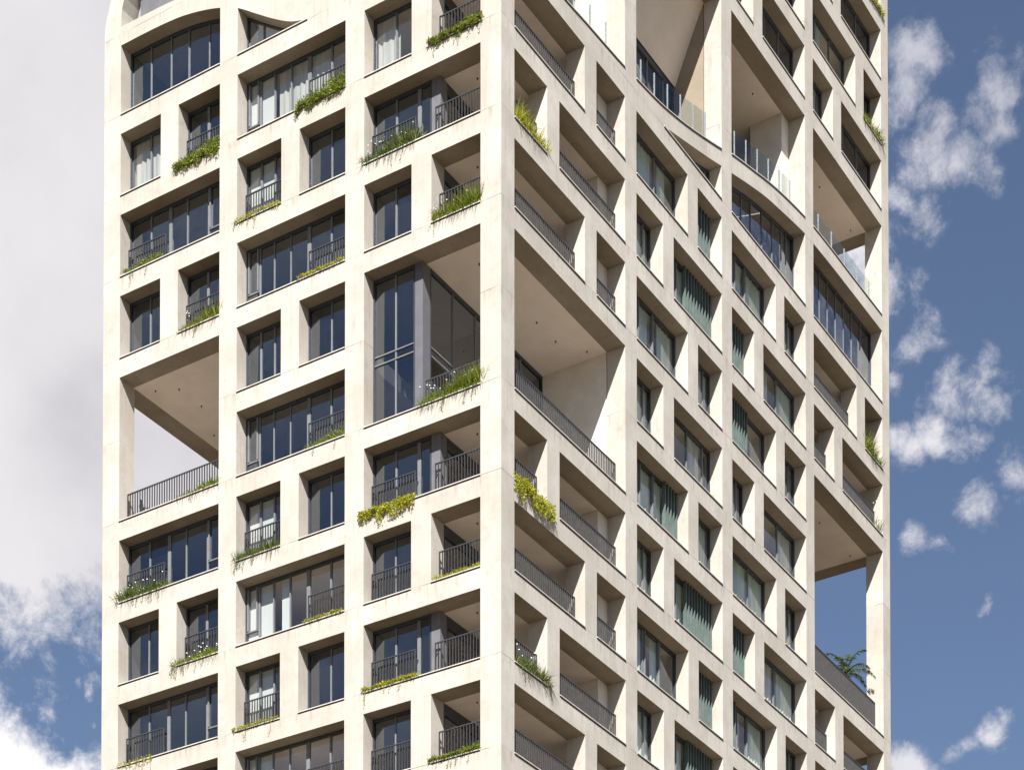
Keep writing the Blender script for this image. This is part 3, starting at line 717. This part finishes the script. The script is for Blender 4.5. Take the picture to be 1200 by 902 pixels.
# palm on the three-storey terrace
def palm(loc, label, hgt, n, length):
    t = thing('palm_tree', label, 'palm', loc)
    tr = MB(); pts = [(0.03 * math.sin(i), .02 * i, hgt * i / 7) for i in range(8)]
    tr.tube(pts, [.13 - .006 * i + .012 * (i % 2) for i in range(8)], 10); tr.build('trunk', M['bark'], t)
    cr = MB(); top = Vector(pts[-1]); rr = random.Random(5)
    for i in range(n):
        a = 2 * math.pi * i / n + rr.uniform(-.2, .2); up = (3.0, .7, 1.6, .5, 1.2, .4, 4.0, .9, .6)[i % 9]; L = length * rr.uniform(.8, 1.1)
        v = Vector((math.cos(a), math.sin(a), up)).normalized(); q = top.copy(); pp = [q.copy()]; sgn = 12
        for j in range(sgn):
            q = q + v * (L / sgn); v = (v + Vector((0, 0, -.11 - .012 * j))).normalized(); pp.append(q.copy())
        cr.tube([tuple(x) for x in pp], [.018 * (1 - .8 * j / sgn) for j in range(sgn + 1)], 4)
        for j in range(2, sgn):
            for e in range(2):
                c = pp[j].lerp(pp[j + 1], e / 2); tdir = (pp[j + 1] - pp[j]).normalized(); sd = tdir.cross(Vector((0, 0, 1))).normalized()
                ll = L * .15 * math.sin(math.pi * (j + 1) / (sgn + 2)) + .06
                for s in (-1, 1):
                    dv = (sd * s + tdir * .7 + Vector((0, 0, -.25))).normalized()
                    blade(cr, c, dv, ll, .06, .7, 2)
    cr.build('crown', M['leafD'], t, fix=False)
palm((-1.5, 33.35, -13.2 + Z0), 'small palm with arching fronds on the three-storey terrace behind the tall railing', 3.0, 15, 1.55)
palm((-2.0, 31.9, -13.2 + Z0), 'lower drooping palm just left of the upright palm, half hidden by the tall railing', 2.0, 9, 1.3)

# outdoor chairs
def chair(loc, rz, label):
    t = thing('outdoor_chair', label, 'chair', loc); t.rotation_euler = (0, 0, rz)
    I = lambda s, d, z: (s, d, z)
    m = MB()
    for x in (-.3, .3):
        m.box(I, x - .015, x + .015, -.3, -.27, 0, .62); m.box(I, x - .015, x + .015, .27, .3, 0, .85); m.box(I, x - .02, x + .02, -.3, .3, .6, .63)
    m.box(I, -.28, .28, -.29, -.26, .36, .4); m.box(I, -.28, .28, .26, .29, .36, .4); m.build('frame', M['rail'], t)
    s = MB(); s.box(I, -.28, .28, -.28, .28, .4, .5); s.build('seat', M['fabric'], t)
    b = MB(); b.hexa([(-.27, .2, .5), (.27, .2, .5), (.27, .3, .95), (-.27, .3, .95), (-.27, .28, .5), (.27, .28, .5), (.27, .38, .95), (-.27, .38, .95)]); b.build('backrest', M['fabric'], t)
chair((-17.5, 1.1, -13.2 + Z0 + .1), 2.4, 'dark outdoor chair behind the railing at the left end of the see-through terrace')
chair((-1.2, 7.9, -13.2 + Z0 + .1), -.6, 'grey outdoor chair behind the railing of the large corner terrace, by its white side wall')
# terrace floors stand 10 cm above the ledge level
fl = MB()
def fbox(s0, s1, t0, t1, z1): fl.hexa([(-s1, t0, z1 - .16 + Z0), (-s0, t0, z1 - .16 + Z0), (-s0, t0, z1 + Z0), (-s1, t0, z1 + Z0), (-s1, t1, z1 - .16 + Z0), (-s0, t1, z1 - .16 + Z0), (-s0, t1, z1 + Z0), (-s1, t1, z1 + Z0)])
fbox(12.98, 18.08, .5, 8.5, -13.1); fbox(.9, 3.75, .5, 8.98, -13.1); fbox(.5, .9, .9, 8.98, -13.1); fbox(.5, 5.35, 26.62, 34.6, -13.1)
fl.build('terrace_floor', M['plaster'], tower)

# ------------------------------------------------------------------ light and sky settings
SUN = (.47, -.85, 1.0); SUN_E = 4.9; SKY_S = .055; DUST = .6; EXPO = 1.16
REFL_SKY = (-.44, -.74, .50, 1.0); REFL_DARK = (.75, 1.25, 2.3); REFL_LITE = (2.5, 2.9, 3.5)
SKY_TINT = (.92, .87, .88)
ALPHA_MAX = .93
CL_DARK = (4.2, 4.3, 5.0); CL_LITE = (7.6, 7.4, 7.7); BK_DARK = (4.4, 4.25, 4.5); BK_LITE = (7.3, 7.05, 7.2); CL_WHITE = (9.6, 9.3, 9.3)
BANK = (-.60, .59, .53, .22); CUM = (-.655, .665, .375, .07)
CLOUDS = [  # direction x, y, z, angular radius, strength
(-0.5781,0.5702,0.5837,0.1026,1.50),
(-0.6075,0.5999,0.5207,0.1075,1.50),
(-0.6310,0.6098,0.4795,0.0562,1.30),
(-0.6036,0.6190,0.5025,0.0660,1.40),
(-0.6009,0.6500,0.4653,0.0270,0.90),
(-0.6279,0.6300,0.4571,0.0268,0.95),
(-0.5645,0.6593,0.4967,0.0403,1.30),
(-0.6684,0.6520,0.3580,0.0578,1.00),
(-0.6440,0.6665,0.3755,0.0315,1.00),
(-0.6558,0.6513,0.3817,0.0295,1.00),
(-0.6223,0.6625,0.4169,0.0090,0.62),
(-0.6278,0.6567,0.4178,0.0062,0.55),
(-0.6258,0.6683,0.4023,0.0055,0.60),
(-0.6314,0.6457,0.4294,0.0048,0.42),
(-0.3003,0.7433,0.5978,0.0119,0.72),
(-0.3045,0.7479,0.5898,0.0100,0.68),
(-0.2928,0.7477,0.5960,0.0073,0.50),
(-0.2724,0.7579,0.5927,0.0112,0.66),
(-0.2784,0.7610,0.5860,0.0113,0.60),
(-0.2957,0.7630,0.5748,0.0148,0.72),
(-0.2863,0.7689,0.5716,0.0134,0.66),
(-0.2736,0.7656,0.5822,0.0119,0.55),
(-0.2820,0.7750,0.5655,0.0088,0.50),
(-0.3104,0.7644,0.5650,0.0102,0.60),
(-0.3039,0.7750,0.5541,0.0137,0.40),
(-0.3194,0.7893,0.5244,0.0147,0.60),
(-0.3130,0.7890,0.5288,0.0084,0.50),
(-0.3238,0.7938,0.5148,0.0092,0.60),
(-0.3011,0.8072,0.5076,0.0154,0.74),
(-0.2947,0.8132,0.5019,0.0105,0.60),
(-0.3152,0.8074,0.4987,0.0149,0.68),
(-0.3283,0.8047,0.4947,0.0122,0.78),
(-0.3068,0.8127,0.4953,0.0135,0.68),
(-0.3054,0.8274,0.4713,0.0122,0.64),
(-0.2929,0.8268,0.4802,0.0128,0.58),
(-0.3303,0.8223,0.4634,0.0095,0.52),
(-0.3212,0.8268,0.4618,0.0080,0.50),
(-0.3112,0.8426,0.4395,0.0040,0.45),
(-0.3102,0.8637,0.3971,0.0111,0.55),
(-0.3207,0.8623,0.3920,0.0082,0.50),
(-0.3044,0.8630,0.4033,0.0081,0.50),
(-0.3450,0.8559,0.3853,0.0158,0.90),
(-0.3498,0.8512,0.3911,0.0075,0.70),
(-0.3136,0.7804,0.5409,0.0118,0.38),
(-0.3292,0.7696,0.5470,0.0208,0.70),
(-0.3358,0.7765,0.5332,0.0140,0.60),
(.50, .78, .40, .22, .62), (.35, .80, .50, .16, .55), (.62, .60, .50, .14, .5),
]

# ------------------------------------------------------------------ ground
gm, nt, out = newmat('city_ground')
tc = nt.nodes.new('ShaderNodeTexCoord')
n1 = noisen(nt, tc.outputs['Object'], .02, 6, .6); n2 = noisen(nt, tc.outputs['Object'], .6, 5, .6)
c = mixc(nt, ramp(nt, n1, .42, .58), (.15, .118, .082), (.10, .08, .058))
c = mixc(nt, ramp(nt, n2, .3, .7), c, (.13, .105, .076), 'MIX')
b = N(nt, 'ShaderNodeBsdfPrincipled', Roughness=.9); nt.links.new(c, b.inputs['Base Color']); nt.links.new(b.outputs[0], out.inputs[0])
m = MB(); R_ = 6000
m.poly([(-R_, -R_, 0), (R_, -R_, 0), (R_, R_, 0), (-R_, R_, 0)])
o = m.build('ground', gm, None, fix=False); o['kind'] = 'structure'

# ------------------------------------------------------------------ sun and sky
sd = Vector(SUN).normalized()
L = bpy.data.lights.new('sun', 'SUN'); L.energy = SUN_E; L.angle = math.radians(.53); L.color = (1, .97, .925)
so = link(bpy.data.objects.new('sun', L)); so.rotation_euler = (-sd).to_track_quat('-Z', 'Y').to_euler(); so.location = (40, -40, 120)
wd = bpy.data.worlds.new('World'); scene.world = wd; wd.use_nodes = True
nt = wd.node_tree; nt.nodes.clear()
out = nt.nodes.new('ShaderNodeOutputWorld'); bg = nt.nodes.new('ShaderNodeBackground'); bg.inputs[1].default_value = SKY_S
sky = nt.nodes.new('ShaderNodeTexSky'); sky.sky_type = 'NISHITA'; sky.sun_disc = False
sky.sun_elevation = math.asin(sd.z); sky.sun_rotation = math.atan2(sd.x, sd.y)
sky.air_density = 1.0; sky.dust_density = DUST; sky.ozone_density = 1.6; sky.altitude = 200
tc = nt.nodes.new('ShaderNodeTexCoord'); V = tc.outputs['Generated']
warp = nt.nodes.new('ShaderNodeTexNoise'); warp.inputs['Scale'].default_value = 34; warp.inputs['Detail'].default_value = 6; nt.links.new(V, warp.inputs['Vector'])
def vm(op, a, b):
    n = nt.nodes.new('ShaderNodeVectorMath'); n.operation = op
    for i, x in enumerate((a, b)):
        if isinstance(x, tuple): n.inputs[i].default_value = x
        elif x is not None: nt.links.new(x, n.inputs[i])
    return n
wv = vm('SUBTRACT', warp.outputs['Color'], (.5, .5, .5)); ws = nt.nodes.new('ShaderNodeVectorMath'); ws.operation = 'SCALE'; nt.links.new(wv.outputs[0], ws.inputs[0]); ws.inputs['Scale'].default_value = .03
VW = vm('ADD', V, ws.outputs[0]).outputs[0]
acc = None
for x, y, z, r, s in CLOUDS:
    dn = vm('DISTANCE', VW, (x, y, z)).outputs['Value']
    f = ramp(nt, dn, r * .1, r * 1.5, s, 0.0)
    acc = f if acc is None else mathn(nt, 'MAXIMUM', acc, f)
nz = noisen(nt, V, 50, 14, .7, .18); nz2 = noisen(nt, V, 22, 4, .5, 0)
det = mathn(nt, 'ADD', mathn(nt, 'MULTIPLY', nz, 1.5), mathn(nt, 'MULTIPLY', nz2, .7))
core = ramp(nt, acc, .75, 1.25, 0, .45)
dens = mathn(nt, 'ADD', mathn(nt, 'ADD', mathn(nt, 'MULTIPLY', acc, .95), core), mathn(nt, 'SUBTRACT', det, 1.1))
# only where a cloud bank stands
alpha = ramp(nt, dens, .24, .84); gate = ramp(nt, acc, .0, .3); alpha = mathn(nt, 'MULTIPLY', alpha, gate)
alpha = mathn(nt, 'MULTIPLY', alpha, ALPHA_MAX)
# brightness of the cloud varies through its volume; the great bank is greyer, the cumulus below is white
bank = ramp(nt, vm('DISTANCE', V, BANK[:3]).outputs['Value'], BANK[3] * .3, BANK[3], 1, 0)
shade = mathn(nt, 'MULTIPLY', ramp(nt, noisen(nt, V, 5, 2, .4), .3, .6), ramp(nt, dens, .3, 1.0, .55, 1.0))
cc = mixc(nt, shade, CL_DARK, CL_LITE)
soft = ramp(nt, noisen(nt, V, 6, 7, .5), .33, .66)
cc = mixc(nt, bank, cc, mixc(nt, soft, BK_DARK, BK_LITE))
wh = ramp(nt, vm('DISTANCE', V, CUM[:3]).outputs['Value'], CUM[3] * .6, CUM[3] * 1.25, 1, 0)
cc = mixc(nt, wh, cc, CL_WHITE)
skc = mixc(nt, 1.0, sky.outputs[0], SKY_TINT, 'MULTIPLY')
# unseen dark-blue sky patch behind the viewer, added for the left windows to reflect
refl_sky = ramp(nt, vm('DISTANCE', V, REFL_SKY[:3]).outputs['Value'], REFL_SKY[3] * .55, REFL_SKY[3], 1, 0)
fc = mixc(nt, ramp(nt, noisen(nt, V, 7, 5, .6, .3), .38, .66), REFL_DARK, REFL_LITE)
skc = mixc(nt, mathn(nt, 'MULTIPLY', refl_sky, .9), skc, fc)
fin = mixc(nt, alpha, skc, cc)
nt.links.new(fin, bg.inputs[0]); nt.links.new(bg.outputs[0], out.inputs[0])

# ------------------------------------------------------------------ camera
cam = bpy.data.cameras.new('camera'); co = link(bpy.data.objects.new('camera', cam)); scene.camera = co
cam.sensor_fit = 'HORIZONTAL'; cam.sensor_width = 36; cam.lens = 2585.507 / 1200 * 36
cam.shift_y = (1929.36 - 451) / 1200; cam.shift_x = 0; cam.clip_start = .5; cam.clip_end = 20000
co.location = (41.5896, -65.0186, -60.2698 + Z0)
yaw, pitch = math.radians(-32.31987), math.radians(1.44201)
fw = Vector((math.sin(yaw) * math.cos(pitch), math.cos(yaw) * math.cos(pitch), math.sin(pitch)))
co.rotation_euler = fw.to_track_quat('-Z', 'Y').to_euler()

scene.view_settings.view_transform = 'Standard'; scene.view_settings.look = 'None'; scene.view_settings.exposure = EXPO; scene.view_settings.gamma = 1
scene.render.engine = 'CYCLES'
scene.cycles.caustics_reflective = False; scene.cycles.caustics_refractive = False; scene.cycles.max_bounces = 8; scene.cycles.transparent_max_bounces = 12; scene.cycles.diffuse_bounces = 4; scene.cycles.glossy_bounces = 4
